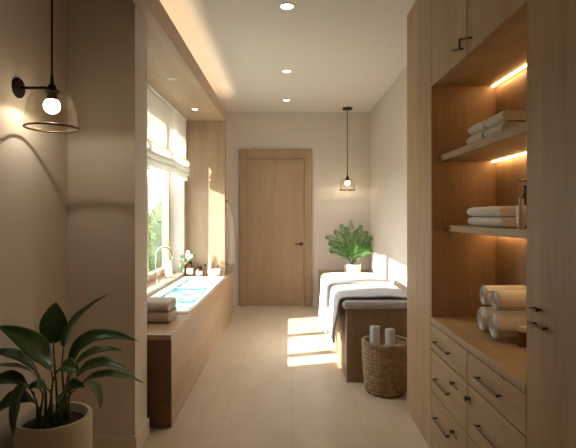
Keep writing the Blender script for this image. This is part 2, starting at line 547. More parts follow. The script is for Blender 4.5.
# faucet on the sill
fx, fy = -1.265, 4.60
fa = empty('bath_faucet', (fx, fy, WZ0 + .004), 'slim gooseneck bath faucet standing on the window sill', 'faucet')
z = WZ0 + .004
o = obj('faucet_base', lathe(bmesh.new(), [(0.024, z), (0.024, z + .012), (0.014, z + .018), (0.012, z + .05)], (fx, fy, 0), 20), M['chrome'], fa); auto_smooth(o)
p = Vector((fx, fy, z + .04))
pts = [p, p + Vector((0, 0, .12)), p + Vector((0, 0, .24))]
pts += [Vector((fx + .075 - .075 * math.cos(a), fy, z + .28 + .075 * math.sin(a))) for a in [PI * k / 10 for k in range(11)]]
pts += [pts[-1] + Vector((0, 0, -.05))]
o = obj('spout', tube(bmesh.new(), pts, 0.0085, 12), M['chrome'], fa, smooth=True)
bm = bmesh.new(); tube(bm, [(fx, fy + .02, z + .09), (fx + .01, fy + .075, z + .10)], 0.006, 8)
obj('lever', bm, M['chrome'], fa, smooth=True)

# ------------------------------------------------------------------ towels
def folded_towel_bm(w, d, h, seed=0, layers=2):
    """folded towel, front fold at x=0, depth d along +x, width w along y, height h, base z=0"""
    bm = bmesh.new()
    prof = []
    lh = h / layers
    # front: one rounded bulge per layer with a groove between
    for L in range(layers):
        for k in range(7):
            a = -PI / 2 + PI * k / 6
            prof.append((lh * .5 - math.cos(a) * lh * .5, lh * (L + .5) + math.sin(a) * lh * .5 * .98))
    nb = 8
    top = [(lh * .5 + (d - lh * .5) * k / nb, h) for k in range(1, nb + 1)]
    bot = [(d - (d - lh * .5) * k / nb, 0) for k in range(0, nb)]
    prof = prof + top + bot
    n = 10; rows = []
    for i in range(n + 1):
        t = i / n; y = (t - .5) * w
        row = []
        for (x, z) in prof:
            e = 1 - 0.10 * (1 if i in (0, n) else 0)
            zz = h / 2 + (z - h / 2) * e
            q = noise.noise((x * 14 + seed * 3.3, y * 14, z * 20 + seed)) * 0.004
            row.append(bm.verts.new((x + q, y + q * .3, max(0.0, zz + (q if z > h * .3 else 0)))))
        rows.append(row)
    m = len(prof)
    for i in range(n):
        for j in range(m):
            bm.faces.new((rows[i][j], rows[i][(j + 1) % m], rows[i + 1][(j + 1) % m], rows[i + 1][j]))
    bm.faces.new(rows[0]); bm.faces.new(list(reversed(rows[-1])))
    return bm

def towel(x, y, z, w, d, h, label, group, mat, seed, rot=0, layers=1):
    bm = folded_towel_bm(w, d, h, seed, layers)
    bmesh.ops.rotate(bm, verts=bm.verts, cent=(0, 0, 0), matrix=Matrix.Rotation(rot, 3, 'Z'))
    bmesh.ops.translate(bm, verts=bm.verts, vec=(x, y, z))
    o = obj('folded_towel', bm, mat); auto_smooth(o, 60)
    return tag(o, label, 'towel', group)

# pair on the bath deck (fold faces the camera)
towel(-0.955, 3.15, TZ + .001, 0.34, 0.235, 0.066, 'grey folded towel at the bottom of the pair on the bath deck', 'towels on the bath deck', M['towelgrey'], 3, rot=PI / 2, layers=1)
towel(-0.957, 3.153, TZ + .071, 0.335, 0.23, 0.064, 'grey folded towel lying on top of the pair on the bath deck', 'towels on the bath deck', M['towelgrey'], 4, rot=PI / 2, layers=1)

# ------------------------------------------------------------------ toiletries on the bath deck
def bottle(name, c, prof, mat, label, group, lab=None, lmat=None, cap=None, capmat=None, cat='bottle', labname='paper_label'):
    r = empty(name, c, label, cat, group)
    o = obj('glass_body', lathe(bmesh.new(), [(a, c[2] + b) for a, b in prof], (c[0], c[1], 0), 24), mat, r); auto_smooth(o)
    if lab:
        (z0, z1, rad) = lab
        o = obj(labname, lathe(bmesh.new(), [(rad, c[2] + z0), (rad, c[2] + z1)], (c[0], c[1], 0), 24, capped=False), lmat or M['label'], r, smooth=True)
    if cap:
        o = obj('bottle_cap', lathe(bmesh.new(), [(a, c[2] + b) for a, b in cap], (c[0], c[1], 0), 16), capmat or M['black'], r); auto_smooth(o)
    return r
G = 'toiletries on the bath deck'
dz = TZ + .001
def deckx(px, d): return (px - 288) * d / 480
d = 5.56
bottle('amber_jar', (deckx(190, d), d, dz), [(.034, 0), (.040, .006), (.041, .105), (.034, .125), (.022, .135), (.020, .15)], M['amber'],
       'tall amber bottle with a large white label beside the vase on the bath deck', G, (.03, .10, .0418), cap=[(.022, .148), (.022, .172), (.018, .175)])
bottle('amber_jar', (deckx(199, d), d + .01, dz), [(.034, 0), (.038, .006), (.039, .075), (.034, .088), (.030, .09)], M['amber'],
       'squat amber jar with a small white label on the bath deck', G, (.018, .066, .0398), cap=[(.035, .088), (.035, .112), (.032, .115)])
bottle('amber_vial', (deckx(205, d), d + .02, dz), [(.016, 0), (.019, .004), (.019, .085), (.010, .10), (.009, .115)], M['amber'],
       'slender dark vial with a black cap between squat jar and white bowl', G, cap=[(.011, .113), (.011, .145), (.009, .147)])
bx = deckx(214.5, 5.54)
o = obj('ceramic_bowl', lathe(bmesh.new(), [(.055, dz), (.062, dz + .006), (.070, dz + .04), (.073, dz + .085), (.069, dz + .085), (.065, dz + .04), (.05, dz + .012)], (bx, 5.518, 0), 36), M['ceramic']); auto_smooth(o)
tag(o, 'white ceramic bowl at the far corner of the bath deck', 'bowl')
bottle('glass_dispenser', (deckx(209.7, 5.615), 5.622, dz), [(.018, 0), (.021, .005), (.021, .15), (.012, .18), (.009, .22)], M['label'],
       'slim white dispenser bottle standing behind the white bowl, left of its neighbour', G, cap=[(.010, .218), (.010, .25), (.004, .255)], capmat=M['ceramic'])
bottle('glass_dispenser', (deckx(217, 5.615), 5.622, dz), [(.018, 0), (.021, .005), (.021, .12), (.010, .15), (.008, .17)], M['paleglass'],
       'clear glass bottle standing behind the white bowl, next to the oak edge', G, cap=[(.010, .168), (.010, .19), (.008, .192)], capmat=M['brass'])
# vases with flowers
vx, vy = -1.262, 5.08
va = empty('flower_vase', (vx, vy, WZ0 + .004), 'tapered white ceramic vase with a thin budding twig on the window sill', 'vase')
z = WZ0 + .005
o = obj('vase_body', lathe(bmesh.new(), [(.030, z), (.038, z + .01), (.037, z + .09), (.027, z + .17), (.024, z + .175), (.020, z + .165), (.03, z + .02)], (vx, vy, 0), 28), M['ceramic'], va); auto_smooth(o)
bm = bmesh.new()
tw = bez(Vector((vx, vy, z + .1)), Vector((vx + .01, vy, z + .26)), Vector((vx + .02, vy, z + .33)), Vector((vx - .03, vy - .02, z + .40)), 10)
tube(bm, tw, .003, 6)
obj('twig', bm, M['fernstem'], va)
for t in (6, 8, 10):
    bm = bmesh.new(); bmesh.ops.create_icosphere(bm, subdivisions=2, radius=.009, matrix=Matrix.Translation(tw[t] + Vector((.006, 0, .004))))
    obj('flower_bud', bm, M['petalc'], va, smooth=True)
gx, gy = deckx(181.5, 5.5), 5.5
gv_ = empty('flower_vase', (gx, gy, dz), 'pale clear glass vase holding white blossoms beside the amber bottle', 'vase')
o = obj('vase_body', lathe(bmesh.new(), [(.028, dz), (.034, dz + .01), (.036, dz + .12), (.020, dz + .17), (.022, dz + .19)], (gx, gy, 0), 24, capped=False), M['paleglass'], gv_); auto_smooth(o)
rnd = random.Random(5)
for (ox, oz, n) in ((.062, .235, 3), (.075, .275, 3), (.09, .225, 2), (.02, .25, 0), (.13, .24, 1)):
    tip = Vector((gx + ox, gy + rnd.uniform(-.02, .02), dz + oz))
    bm = bmesh.new(); tube(bm, bez(Vector((gx, gy, dz + .03)), Vector((gx, gy, dz + .15)), tip - Vector((.03, 0, .06)), tip, 8), .0025, 6)
    obj('flower_stem', bm, M['fernstem'], gv_)
    for q in range(n):
        bm = bmesh.new()
        cc = tip + Vector((rnd.uniform(-.02, .02), rnd.uniform(-.02, .02), rnd.uniform(-.015, .02)))
        for k in range(6):
            a = 2 * PI * k / 6
            dirv = Vector((math.cos(a), -.35, math.sin(a))).normalized()
            sd = Vector((-math.sin(a), 0, math.cos(a)))
            vs = [bm.verts.new(cc), bm.verts.new(cc + dirv * .014 + sd * .010), bm.verts.new(cc + dirv * .026), bm.verts.new(cc + dirv * .014 - sd * .010)]
            bm.faces.new(vs)
        obj('blossom', bm, M['petal'], gv_)
    for q in range(4):
        bm = bmesh.new(); cc = tip - Vector((.01 * q, 0, .012 * q)); a = rnd.uniform(0, 6)
        dirv = Vector((math.cos(a), math.sin(a) * .5, .4)).normalized(); sd = dirv.cross(Vector((0, 1, .1))).normalized()
        vs = [bm.verts.new(cc), bm.verts.new(cc + dirv * .018 + sd * .008), bm.verts.new(cc + dirv * .04), bm.verts.new(cc + dirv * .018 - sd * .008)]
        bm.faces.new(vs)
        obj('leaf', bm, M['fern'], gv_)

# ------------------------------------------------------------------ hook and hanging towel on the back wall
hx, hz = -0.858, 1.452
hk = empty('wall_hook', (hx, DB, hz), 'small dark wall hook beside the door carrying the white towel', 'hook')
o = obj('hook_plate', lathe(bmesh.new(), [(.020, 0), (.020, -.006), (.016, -.008)], (hx, DB, hz), 18, 'Y'), M['black'], hk); auto_smooth(o)
obj('hook_arm', tube(bmesh.new(), [(hx, DB - .006, hz), (hx, DB - .05, hz), (hx, DB - .058, hz + .008), (hx, DB - .06, hz + .025)], .006, 10), M['black'], hk, smooth=True)
bm = bmesh.new(); rows = []
nz, nu = 26, 28
for i in range(nz + 1):
    t = i / nz
    z = hz - .004 - t * .86
    wid = .02 + .055 * min(1, t * 3.0) ** .7 + .012 * t
    row = []
    for k in range(nu):
        a = 2 * PI * k / nu
        amp = 1 + .16 * math.sin(5 * a + t * 2) * min(1, t * 4)
        row.append(bm.verts.new((hx + .022 * min(1, t * 2) + wid * math.cos(a) * amp, DB - .038 + (.012 + .012 * min(1, t * 2)) * math.sin(a) * amp, z + .012 * math.cos(3 * a) * t)))
    rows.append(row)
for i in range(nz):
    for k in range(nu): bm.faces.new((rows[i][k], rows[i][(k + 1) % nu], rows[i + 1][(k + 1) % nu], rows[i + 1][k]))
bm.faces.new(rows[0]); bm.faces.new(rows[-1])
tag(obj('hanging_towel', bm, M['towel'], smooth=True), 'long white towel hanging from the hook beside the door', 'towel')

# ------------------------------------------------------------------ pendants
def shade_light(root_name, c, label, wall_arm, ceil_z, canopy, power):
    """clear glass bell with dark rim ring, socket, bulb and cord; c = centre of rim"""
    x, y, z = c
    r = empty(root_name, c, label, 'lamp', 'clear glass pendant lamps')
    R = .107
    prof = [(.024, .158), (.040, .157), (.062, .150), (.083, .132), (.097, .105), (.104, .065), (.107, .02), (.107, 0)]
    o = obj('glass_shade', lathe(bmesh.new(), [(a, z + b) for a, b in prof], (x, y, 0), 48, capped=False), M['glass'], r, smooth=True)
    bm = bmesh.new(); tube(bm, [(x + R * math.cos(2 * PI * k / 48), y + R * math.sin(2 * PI * k / 48), z) for k in range(48)], .0046, 8, closed=True)
    obj('rim_ring', bm, M['bronze'], r, smooth=True)
    bm = lathe(bmesh.new(), [(.005, z + .235), (.008, z + .19), (.016, z + .182), (.018, z + .165), (.030, z + .162), (.030, z + .152), (.021, z + .150), (.021, z + .118), (.018, z + .116)], (x, y, 0), 24)
    o = obj('socket', bm, M['black'], r); auto_smooth(o)
    bm = bmesh.new(); bmesh.ops.create_uvsphere(bm, u_segments=24, v_segments=16, radius=.034, matrix=Matrix.Translation((x, y, z + .094)))
    obj('bulb', bm, M['bulb'], r, smooth=True)
    for kind_, en in (('SPOT', power), ('POINT', power * .04)):
        L = bpy.data.lights.new('bulb_light', kind_); L.energy = en; L.color = (1, .87, .68); L.shadow_soft_size = .006
        if kind_ == 'SPOT': L.spot_size = PI; L.spot_blend = .25
        lo = bpy.data.objects.new('bulb_light', L); col.objects.link(lo); lo.location = (x, y, z + .094)
    obj('cord', tube(bmesh.new(), [(x, y, z + .22), (x, y, ceil_z)], .0045, 8), M['black'], r, smooth=True)
    if canopy:
        o = obj('ceiling_canopy', lathe(bmesh.new(), [(.066, ceil_z), (.066, ceil_z - .018), (.058, ceil_z - .024), (.010, ceil_z - .028)], (x, y, 0), 28), M['black'], r); auto_smooth(o)
    if wall_arm is not None:
        za = z + .172
        o = obj('wall_plate', lathe(bmesh.new(), [(.044, 0), (.044, .008), (.038, .014), (.012, .016)], (wall_arm, y, za), 28, 'X'), M['black'], r); auto_smooth(o)
        obj('arm', tube(bmesh.new(), [(wall_arm + .012, y, za), (x, y, za)], .0065, 12), M['black'], r, smooth=True)
    return r
shade_light('pendant_lamp', (-1.014, 2.062, 1.64), 'clear glass bell lamp on a dark wall arm and cord above the potted plant', -1.162, H, True, 4.2)
shade_light('pendant_lamp', (0.797, 6.43, 1.60), 'clear glass bell pendant hanging in the far corner over the palm', None, H, True, 4)

# ------------------------------------------------------------------ downlights
def downlight(x, y, z, R, on, label, group):
    r = empty('downlight', (x, y, z), label, 'ceiling light', group)
    o = obj('trim_ring', lathe(bmesh.new(), [(R, z), (R, z - .004), (R * .78, z - .006), (R * .74, z - .002)], (x, y, 0), 32, capped=False), M['white'], r); auto_smooth(o)
    obj('light_lens', lathe(bmesh.new(), [(R * .75, z - .001), (R * .75, z - .0025)], (x, y, 0), 28), M['spot_on'] if on else M['spot_off'], r)
    return r
GC, GS = 'ceiling downlights', 'soffit downlights'
downlight(-.007, 3.293, H, .055, True, 'lit recessed downlight nearest the camera in the white ceiling', GC)
downlight(-.012, 4.78, H, .050, True, 'lit recessed downlight in the middle of the white ceiling row', GC)
downlight(-.020, 5.985, H, .050, True, 'lit recessed downlight closest to the door in the white ceiling', GC)
downlight(-.946, 3.914, SZ0, .038, False, 'unlit recessed downlight in the oak soffit nearer the camera', GS)
downlight(-.973, 5.02, SZ0, .038, True, 'glowing recessed downlight in the oak soffit near the end panel', GS)

# LED in the cove on top of the soffit
o = obj('cove_light_strip', B(-.800, -.785, 2.23, SY + .05, SZ0 + .095, SZ0 + .105), M['led'])
tag(o, 'warm glowing light strip hidden behind the oak fascia under the ceiling', 'light strip')

# ------------------------------------------------------------------ built-in cabinets on the right
CX, CB = 0.77, 1.138
CY0, CYM, CY1, CYF = 1.553, 2.066, 2.585, 3.106
CT = 2.56
def bar_pull(p0, p1, out, parent, r=.0045, name='handle'):
    """bar pull between two points, standing off in -x"""
    p0, p1 = Vector(p0), Vector(p1)
    o_ = Vector((-out, 0, 0))
    u = (p1 - p0).normalized()
    bm = tube(bmesh.new(), [p0 + o_ - u * .012, p1 + o_ + u * .012], r, 10)
    tube(bm, [p0, p0 + o_], r * .95, 10); tube(bm, [p1, p1 + o_], r * .95, 10)
    o = obj(name, bm, M['bronze'], parent); auto_smooth(o)
    return o

# far tall column
tc_ = empty('tall_cabinet', (1.0, CYF, 0), 'plain tall oak cabinet column at the far end of the built-in wall', 'cabinet')
obj('carcass', B(CX + .02, CB, CY1 + .001, CYF, 0, CT), M['oakcab'], tc_)
obj('door', B(CX, CX + .019, CY1 + .002, CYF, 0.0, CT, bev=.002), M['oakcab'], tc_)
# near tall wardrobe
wd = empty('wardrobe', (1.0, 1.2, 0), 'tall oak wardrobe door panel with two short dark pulls at the right edge', 'wardrobe')
obj('carcass', B(CX + .02, CB, .62, CY0 - .001, 0, CT), M['oakcab'], wd)
dd = obj('door', B(CX, CX + .019, .62, CY0 - .002, 0.0, CT, bev=.002), M['oakcab'], wd)
bar_pull((CX, 1.490, .977), (CX, 1.462, .977), .018, dd)
bar_pull((CX, 1.490, .929), (CX, 1.425, .929), .018, dd)
# upper cabinet
NZ = 1.955
up = empty('upper_cabinet', (1.0, CYM, NZ), 'overhead oak cabinet with two doors above the open shelves', 'cabinet')
obj('carcass', B(CX + .02, CB, CY0 + .001, CY1 - .001, NZ, CT), M['oakcab'], up)
d1 = obj('door', B(CX, CX + .019, CYM + .004, CY1 - .004, NZ, CT, bev=.002), M['oakcab'], up)
d2 = obj('door', B(CX, CX + .019, CY0 + .002, CYM - .004, NZ, CT, bev=.002), M['oakcab'], up)
def zx(px, py): dd_ = CX * 480 / (px - 288); return (CX, dd_, EYE - (py - 215) * dd_ / 480)
bar_pull(zx(456.5, 50.5), zx(463.2, 49.0), .016, d1)
bm = tube(bmesh.new(), [Vector(zx(463.2, 49)) + Vector((-.016, 0, 0)), Vector(zx(463.2, 39)) + Vector((-.016, 0, 0))], .004, 10)
tube(bm, [Vector(zx(463.2, 39.5)), Vector(zx(463.2, 39.5)) + Vector((-.016, 0, 0))], .004, 10)
obj('latch', bm, M['bronze'], d1, smooth=True)
bar_pull(zx(466.5, 38.6), zx(472.0, 37.8), .016, d2)
# drawer chest
dc = empty('drawer_cabinet', (1.0, CYM, 0), 'oak drawer cabinet with six dark-handled drawers under the shelves', 'cabinet')
CTZ0, CTZ1 = .686, .717
obj('carcass', B(CX + .02, CB, CY0 + .001, CY1 - .001, 0.0, CTZ0), M['oakcab_y'], dc)
obj('plinth', B(CX + .002, CX + .02, CY0 + .002, CY1 - .002, 0, .088), M['oakcab_y'], dc)
rows_ = [(.548, .681), (.328, .542), (.092, .322)]
cols_ = [(CYM + .003, CY1 - .003), (CY0 + .002, CYM - .003)]
hz_ = [.607, .414, .214]
for ci, (ya, yb) in enumerate(cols_):
    for ri, (za, zb) in enumerate(rows_):
        dw = obj('drawer', B(CX, CX + .019, ya, yb, za, zb, bev=.002), M['oakcab_y'], dc)
        yc = (2.484, 2.285) if ci == 0 else (1.925, 1.735)
        bar_pull((CX, yc[0], hz_[ri] + (.006 if ci else 0)), (CX, yc[1], hz_[ri] + (.006 if ci else 0)), .020, dw)
        if ri > 0:
            zl = .487 if ri == 1 else .262
            if ci == 0:
                bm = bmesh.new()
                lathe(bm, [(.006, 0), (.006, -.010), (.010, -.013), (.010, -.019), (.007, -.021)], (CX, 2.225, zl), 14, 'X')
                tube(bm, [(CX - .015, 2.225, zl), (CX - .015, 2.15, zl)], .003, 8)
            else:
                bm = bmesh.new()
                lathe(bm, [(.007, 0), (.007, -.012), (.012, -.015), (.012, -.021), (.008, -.023)], (CX, CYM - .03, zl), 14, 'X')
                tube(bm, [(CX - .016, CYM - .03, zl), (CX - .016, CYM - .08, zl)], .0035, 8)
            o = obj('latch', bm, M['bronze'], dw); auto_smooth(o)
tag(obj('countertop', B(CX - .001, CB, CY0 + .002, CY1 - .002, CTZ0, CTZ1, bev=.002), M['oakcab_y']), 'long oak countertop above the drawers', 'countertop')
# open shelf unit
XBK = 1.115
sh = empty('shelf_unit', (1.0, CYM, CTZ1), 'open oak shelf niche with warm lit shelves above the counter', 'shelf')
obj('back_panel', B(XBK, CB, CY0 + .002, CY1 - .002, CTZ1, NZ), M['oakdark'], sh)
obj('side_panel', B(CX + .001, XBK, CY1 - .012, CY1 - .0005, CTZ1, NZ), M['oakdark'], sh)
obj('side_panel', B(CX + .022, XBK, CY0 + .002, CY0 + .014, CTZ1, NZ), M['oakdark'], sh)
S1, S2 = 1.585, 1.212
for (zt, xf) in ((S1, .815), (S2, .850)):
    obj('shelf_board', B(xf, XBK, CY0 + .014, CY1 - .014, zt - .032, zt, bev=.0015), M['oakcab_y'], sh)
for zt in (NZ, S1 - .032, S2 - .032):
    obj('light_strip', B(XBK - .026, XBK - .018, CY0 + .02, CY1 - .02, zt - .006, zt - .001), M['led2'], sh)

# towels on shelves
GT = 'folded towels on the upper shelf'
for (ya, yb, nm) in ((1.870, 2.050, 'nearer the wardrobe'), (2.062, 2.242, 'toward the far end')):
    for L, pos in ((0, 'bottom'), (1, 'top')):
        towel(.832 + .006 * L, (ya + yb) / 2, S1 + .001 + L * .048, yb - ya - .004, .235, .046, 'white folded towel on upper shelf, %s of the stack %s' % (pos, nm), GT, M['towel'], 10 + L + int(ya * 10))
GT = 'folded towels on the lower shelf'
towel(.885, 2.185, S2 + .001, .37, .22, .045, 'white folded towel on the lower shelf, bottom of the pair beside the amber bottles', GT, M['towel'], 31)
towel(.882, 2.185, S2 + .047, .37, .22, .045, 'white folded towel on the lower shelf, top of the pair beside the amber bottles', GT, M['towel'], 32)

# rolled towels
def roll_bm(R, L, seed, turns=3.6):
    """spiral-rolled towel, axis along +x from x=0"""
    bm = bmesh.new(); n = int(turns * 26); r0 = .012
    pitch = (R - r0) / turns; th = pitch * .80
    rings = []
    nx_ = 5
    for i in range(n + 1):
        t = i / n; a = 2 * PI * turns * t + seed
        rc = r0 + (R - th / 2 - r0) * t
        ring = []
        ro, ri = rc + th / 2, rc - th / 2
        # cross-section loop: outer along x, then inner back, rounded ends
        loop = [(.006, ro), (L - .006, ro), (L, rc), (L - .006, ri), (.006, ri), (0, rc)]
        for (x, rad) in loop:
            rad = max(rad, .002)
            w = noise.noise((x * 12 + seed, a * .5, rad * 30)) * .0015
            ring.append(bm.verts.new((x + w, (rad + w) * math.cos(a), (rad + w) * math.sin(a))))
        rings.append(ring)
    for i in range(n):
        for k in range(6):
            bm.faces.new((rings[i][k], rings[i][(k + 1) % 6], rings[i + 1][(k + 1) % 6], rings[i + 1][k]))
    bm.faces.new(rings[0]); bm.faces.new(rings[-1])
    return bm
GR = 'rolled towels stacked on the counter'
for (x, y, z, R, lab, sd) in ((.897, 2.100, CTZ1 + .061, .060, 'white rolled towel on the counter, lower row nearer the wardrobe', -.6),
                              (.905, 2.250, CTZ1 + .061, .060, 'white rolled towel on the counter, lower row nearer the far column', -.9),
                              (.905, 2.105, CTZ1 + .172, .050, 'white rolled towel on the counter, upper row nearer the wardrobe', -.3),
                              (.912, 2.245, CTZ1 + .172, .050, 'white rolled towel on the counter, upper row nearer the far column', -1.2)):
    bm = roll_bm(R, .198, sd)
    bmesh.ops.translate(bm, verts=bm.verts, vec=(x, y, z))
    o = obj('rolled_towel', bm, M['towel']); auto_smooth(o, 30)
    tag(o, lab, 'towel', GR)

# bottles on the lower shelf
def pump(x, y, zb, R, Hh, label, group):
    r = empty('pump_bottle', (x, y, zb), label, 'bottle', group)
    o = obj('bottle_body', lathe(bmesh.new(), [(R * .9, zb), (R, zb + .006), (R, zb + Hh * .58), (R * .8, zb + Hh * .68), (R * .35, zb + Hh * .86), (R * .32, zb + Hh * .95)], (x, y, 0), 28), M['amber'], r); auto_smooth(o)
    obj('paper_label', lathe(bmesh.new(), [(R + .0007, zb + Hh * .1), (R + .0007, zb + Hh * .55)], (x, y, 0), 28, capped=False), M['label'], r, smooth=True)
    bm = lathe(bmesh.new(), [(R * .42, zb + Hh * .93), (R * .42, zb + Hh * 1.03), (R * .12, zb + Hh * 1.05), (R * .12, zb + Hh * 1.14)], (x, y, 0), 16)
    tube(bm, [(x, y, zb + Hh * 1.13), (x - .006, y, zb + Hh * 1.15), (x - .032, y - .01, zb + Hh * 1.13)], .0045, 8)
    o = obj('pump_head', bm, M['bronze'], r); auto_smooth(o)
    return r
pump(.938, 1.885, S2 + .001, .036, .165, 'amber pump bottle with white label half hidden by the wardrobe edge', None)
bottle('white_bottle', (.905, 1.862, S2 + .001), [(.012, 0), (.0145, .004), (.0145, .085), (.008, .094), (.008, .10)], M['label'],
       'small white bottle between lower shelf towels and amber pump bottle', None, cap=[(.009, .099), (.009, .115), (.007, .117)], capmat=M['ceramic'])
jr = empty('lotion_jar', (0.985, 2.010, CTZ1), 'small dark jar with a white lid beside the rolled towels on the counter', 'jar')
o = obj('jar_body', lathe(bmesh.new(), [(.018, CTZ1 + .001), (.021, CTZ1 + .005), (.021, CTZ1 + .055), (.017, CTZ1 + .062)], (0.985, 2.010, 0), 24), M['amber'], jr); auto_smooth(o)
o = obj('jar_lid', lathe(bmesh.new(), [(.021, CTZ1 + .062), (.021, CTZ1 + .080), (.018, CTZ1 + .083)], (0.985, 2.010, 0), 24), M['label'], jr); auto_smooth(o)

# ------------------------------------------------------------------ treatment bed
BX0, BX1, BY0, BY1 = .443, .925, 3.63, 5.05
BZ, MZ = .548, .620
bed = empty('treatment_bed', ((BX0 + BX1) / 2, (BY0 + BY1) / 2, 0), 'low oak treatment bed with a grey mattress along the right wall', 'bed')
obj('bed_base', B(BX0, BX1, BY0, BY1, 0, BZ, bev=.004), M['bedwood'], bed)
o = obj('mattress', B(BX0 - .028, BX1 + .02, BY0 - .012, BY1 + .01, BZ, MZ, bev=.03, seg=5), M['mattress'], bed); auto_smooth(o, 60)

def drape(y0, y1, hang, xl, ztop, xr, near_shift, seed, ny=46, roll=.035, fold=.006):
    """cloth over the bed top, rounded over the left edge and hanging down the aisle side"""
    bm = bmesh.new(); rows = []
    nh, nc, nt_ = 16, 7, 25
    for j in range(ny + 1):
        v = j / ny
        row = []
        h = hang(v)
        for i in range(nh + nc + nt_ + 1):
            if i <= nh:
                t = i / nh                     # 0 bottom hem .. 1 start of round
                z = ztop - roll - h * (1 - t)
                x = xl - .012 * (1 - t)
                low = 1 - t
            elif i <= nh + nc:
                a = PI / 2 * (i - nh) / nc
                x = xl + roll * (1 - math.cos(a)); z = ztop - roll + roll * math.sin(a); low = 0
            else:
                t = (i - nh - nc) / nt_
                x = xl + roll + (xr - xl - roll) * min(1, t * 1.25); z = ztop + .012 * math.sin(PI * min(1, t * 1.25)); low = 0
                if t > .8:                     # short fall over the wall side
                    u = (t - .8) / .2; x = xr + .02 * math.sin(u * PI / 2); z = ztop - .10 * u ** 1.6
            y = y0 + (y1 - y0) * v + near_shift(low) * (1 - v)
            if low > 0: x += .011 * (math.sin(y * 26 + seed + low * 1.5) - 1) * low
            q = noise.noise((x * 5 + seed, y * 7, z * 4)) * fold + noise.noise((x * 2 + seed, y * 3.3, 1)) * fold
            edge = min(1, min(v, 1 - v) * 12)
            row.append(bm.verts.new((x - abs(q) * .5 if low else x, y, z + (abs(q) + .004 * edge if not low else q * .3))))
        rows.append(row)
    for j in range(ny):
        for i in range(len(rows[0]) - 1):
            bm.faces.new((rows[j][i], rows[j][i + 1], rows[j + 1][i + 1], rows[j + 1][i]))
    return bm
bm = drape(4.33, 5.085, lambda v: .40 - .06 * v, .368, MZ + .010, .945, lambda l: 0, 1.0)
# front of duvet runs over the far end too
o = obj('duvet', bm, M['linen'], smooth=True); solidify(o, .018, 1)
tag(o, 'thick white duvet draped over the far half of the treatment bed', 'duvet')
bm = drape(3.65, 4.325, lambda v: .34 - .05 * v + .012 * math.sin(v * 9), .392, MZ + .003, .950, lambda l: .17 * l ** .8, 6.0, fold=.010)
o = obj('throw_blanket', bm, M['throw'], smooth=True); solidify(o, .012, 1)
tag(o, 'pale grey throw blanket over the near half of the bed, corner hanging down', 'blanket')

# ------------------------------------------------------------------ wicker basket with rolled towels
bkx, bky = .703, 3.455
bk = empty('wicker_basket', (bkx, bky, 0), 'round brown wicker basket on the floor in front of the bed', 'basket')
def bask_r(t): return .140 + .020 * math.sin(min(1, t * 1.15) * PI * .5) + .004 * t
nr, nth, nst = 108, 390, 30
rows_n = 13
bm = bmesh.new(); vr = []
HB = .352
for i in range(nr + 1):
    t = i / nr; z = .004 + HB * t
    rowi = int(t * rows_n * .9999); ph = (t * rows_n) % 1
    ring = []
    for k in range(nth):
        a = 2 * PI * k / nth
        s = math.sin(a * nst / 2 * 1.0 + (PI if rowi % 2 else 0))
        rad = bask_r(t) + .008 * (abs(math.sin(a * nst / 2)) * math.sin(PI * ph)) ** .6 + .0012 * s
        ring.append(bm.verts.new((bkx + rad * math.cos(a), bky + rad * math.sin(a), z)))
    vr.append(ring)
for i in range(nr):
    for k in range(nth): bm.faces.new((vr[i][k], vr[i][(k + 1) % nth], vr[i + 1][(k + 1) % nth], vr[i + 1][k]))
# inner wall and bottom
inn = []
for t in (1, .5, .04):
    inn.append([bm.verts.new((bkx + (bask_r(t) - .010) * math.cos(2 * PI * k / nth), bky + (bask_r(t) - .010) * math.sin(2 * PI * k / nth), .004 + HB * t)) for k in range(nth)])
for a, b in ((vr[-1], inn[0]), (inn[0], inn[1]), (inn[1], inn[2])):
    for k in range(nth): bm.faces.new((a[k], a[(k + 1) % nth], b[(k + 1) % nth], b[k]))
bm.faces.new(inn[2]); bm.faces.new(vr[0])
obj('woven_body', bm, M['wicker'], bk, smooth=True)
bm = bmesh.new()
for ph in (0, PI):
    pts = []
    for k in range(160):
        a = 2 * PI * k / 160
        rad = bask_r(1) - .004 + .006 * math.cos(24 * a + ph); z = HB + .006 + .006 * math.sin(24 * a + ph)
        pts.append((bkx + rad * math.cos(a), bky + rad * math.sin(a), z))
    tube(bm, pts, .0075, 8, closed=True)
obj('braided_rim', bm, M['wicker'], bk, smooth=True)
GRB = 'rolled towels in the wicker basket'
for (px, ty, top, lab, sd) in ((375, 3.47, .462, 'pale grey rolled towel standing in the basket, left and slightly taller', .4), (390.2, 3.43, .452, 'pale grey rolled towel standing in the basket, right one', 2.0)):
    Lr = top - .02
    bm = roll_bm(.039, Lr, sd, 3.2)
    bmesh.ops.rotate(bm, verts=bm.verts, cent=(0, 0, 0), matrix=Matrix.Rotation(-PI / 2, 3, 'Y'))
    bmesh.ops.translate(bm, verts=bm.verts, vec=((px - 288) * ty / 480, ty, .020))
    o = obj('rolled_towel', bm, M['rollgrey']); auto_smooth(o, 55)
    tag(o, lab, 'towel', GRB)

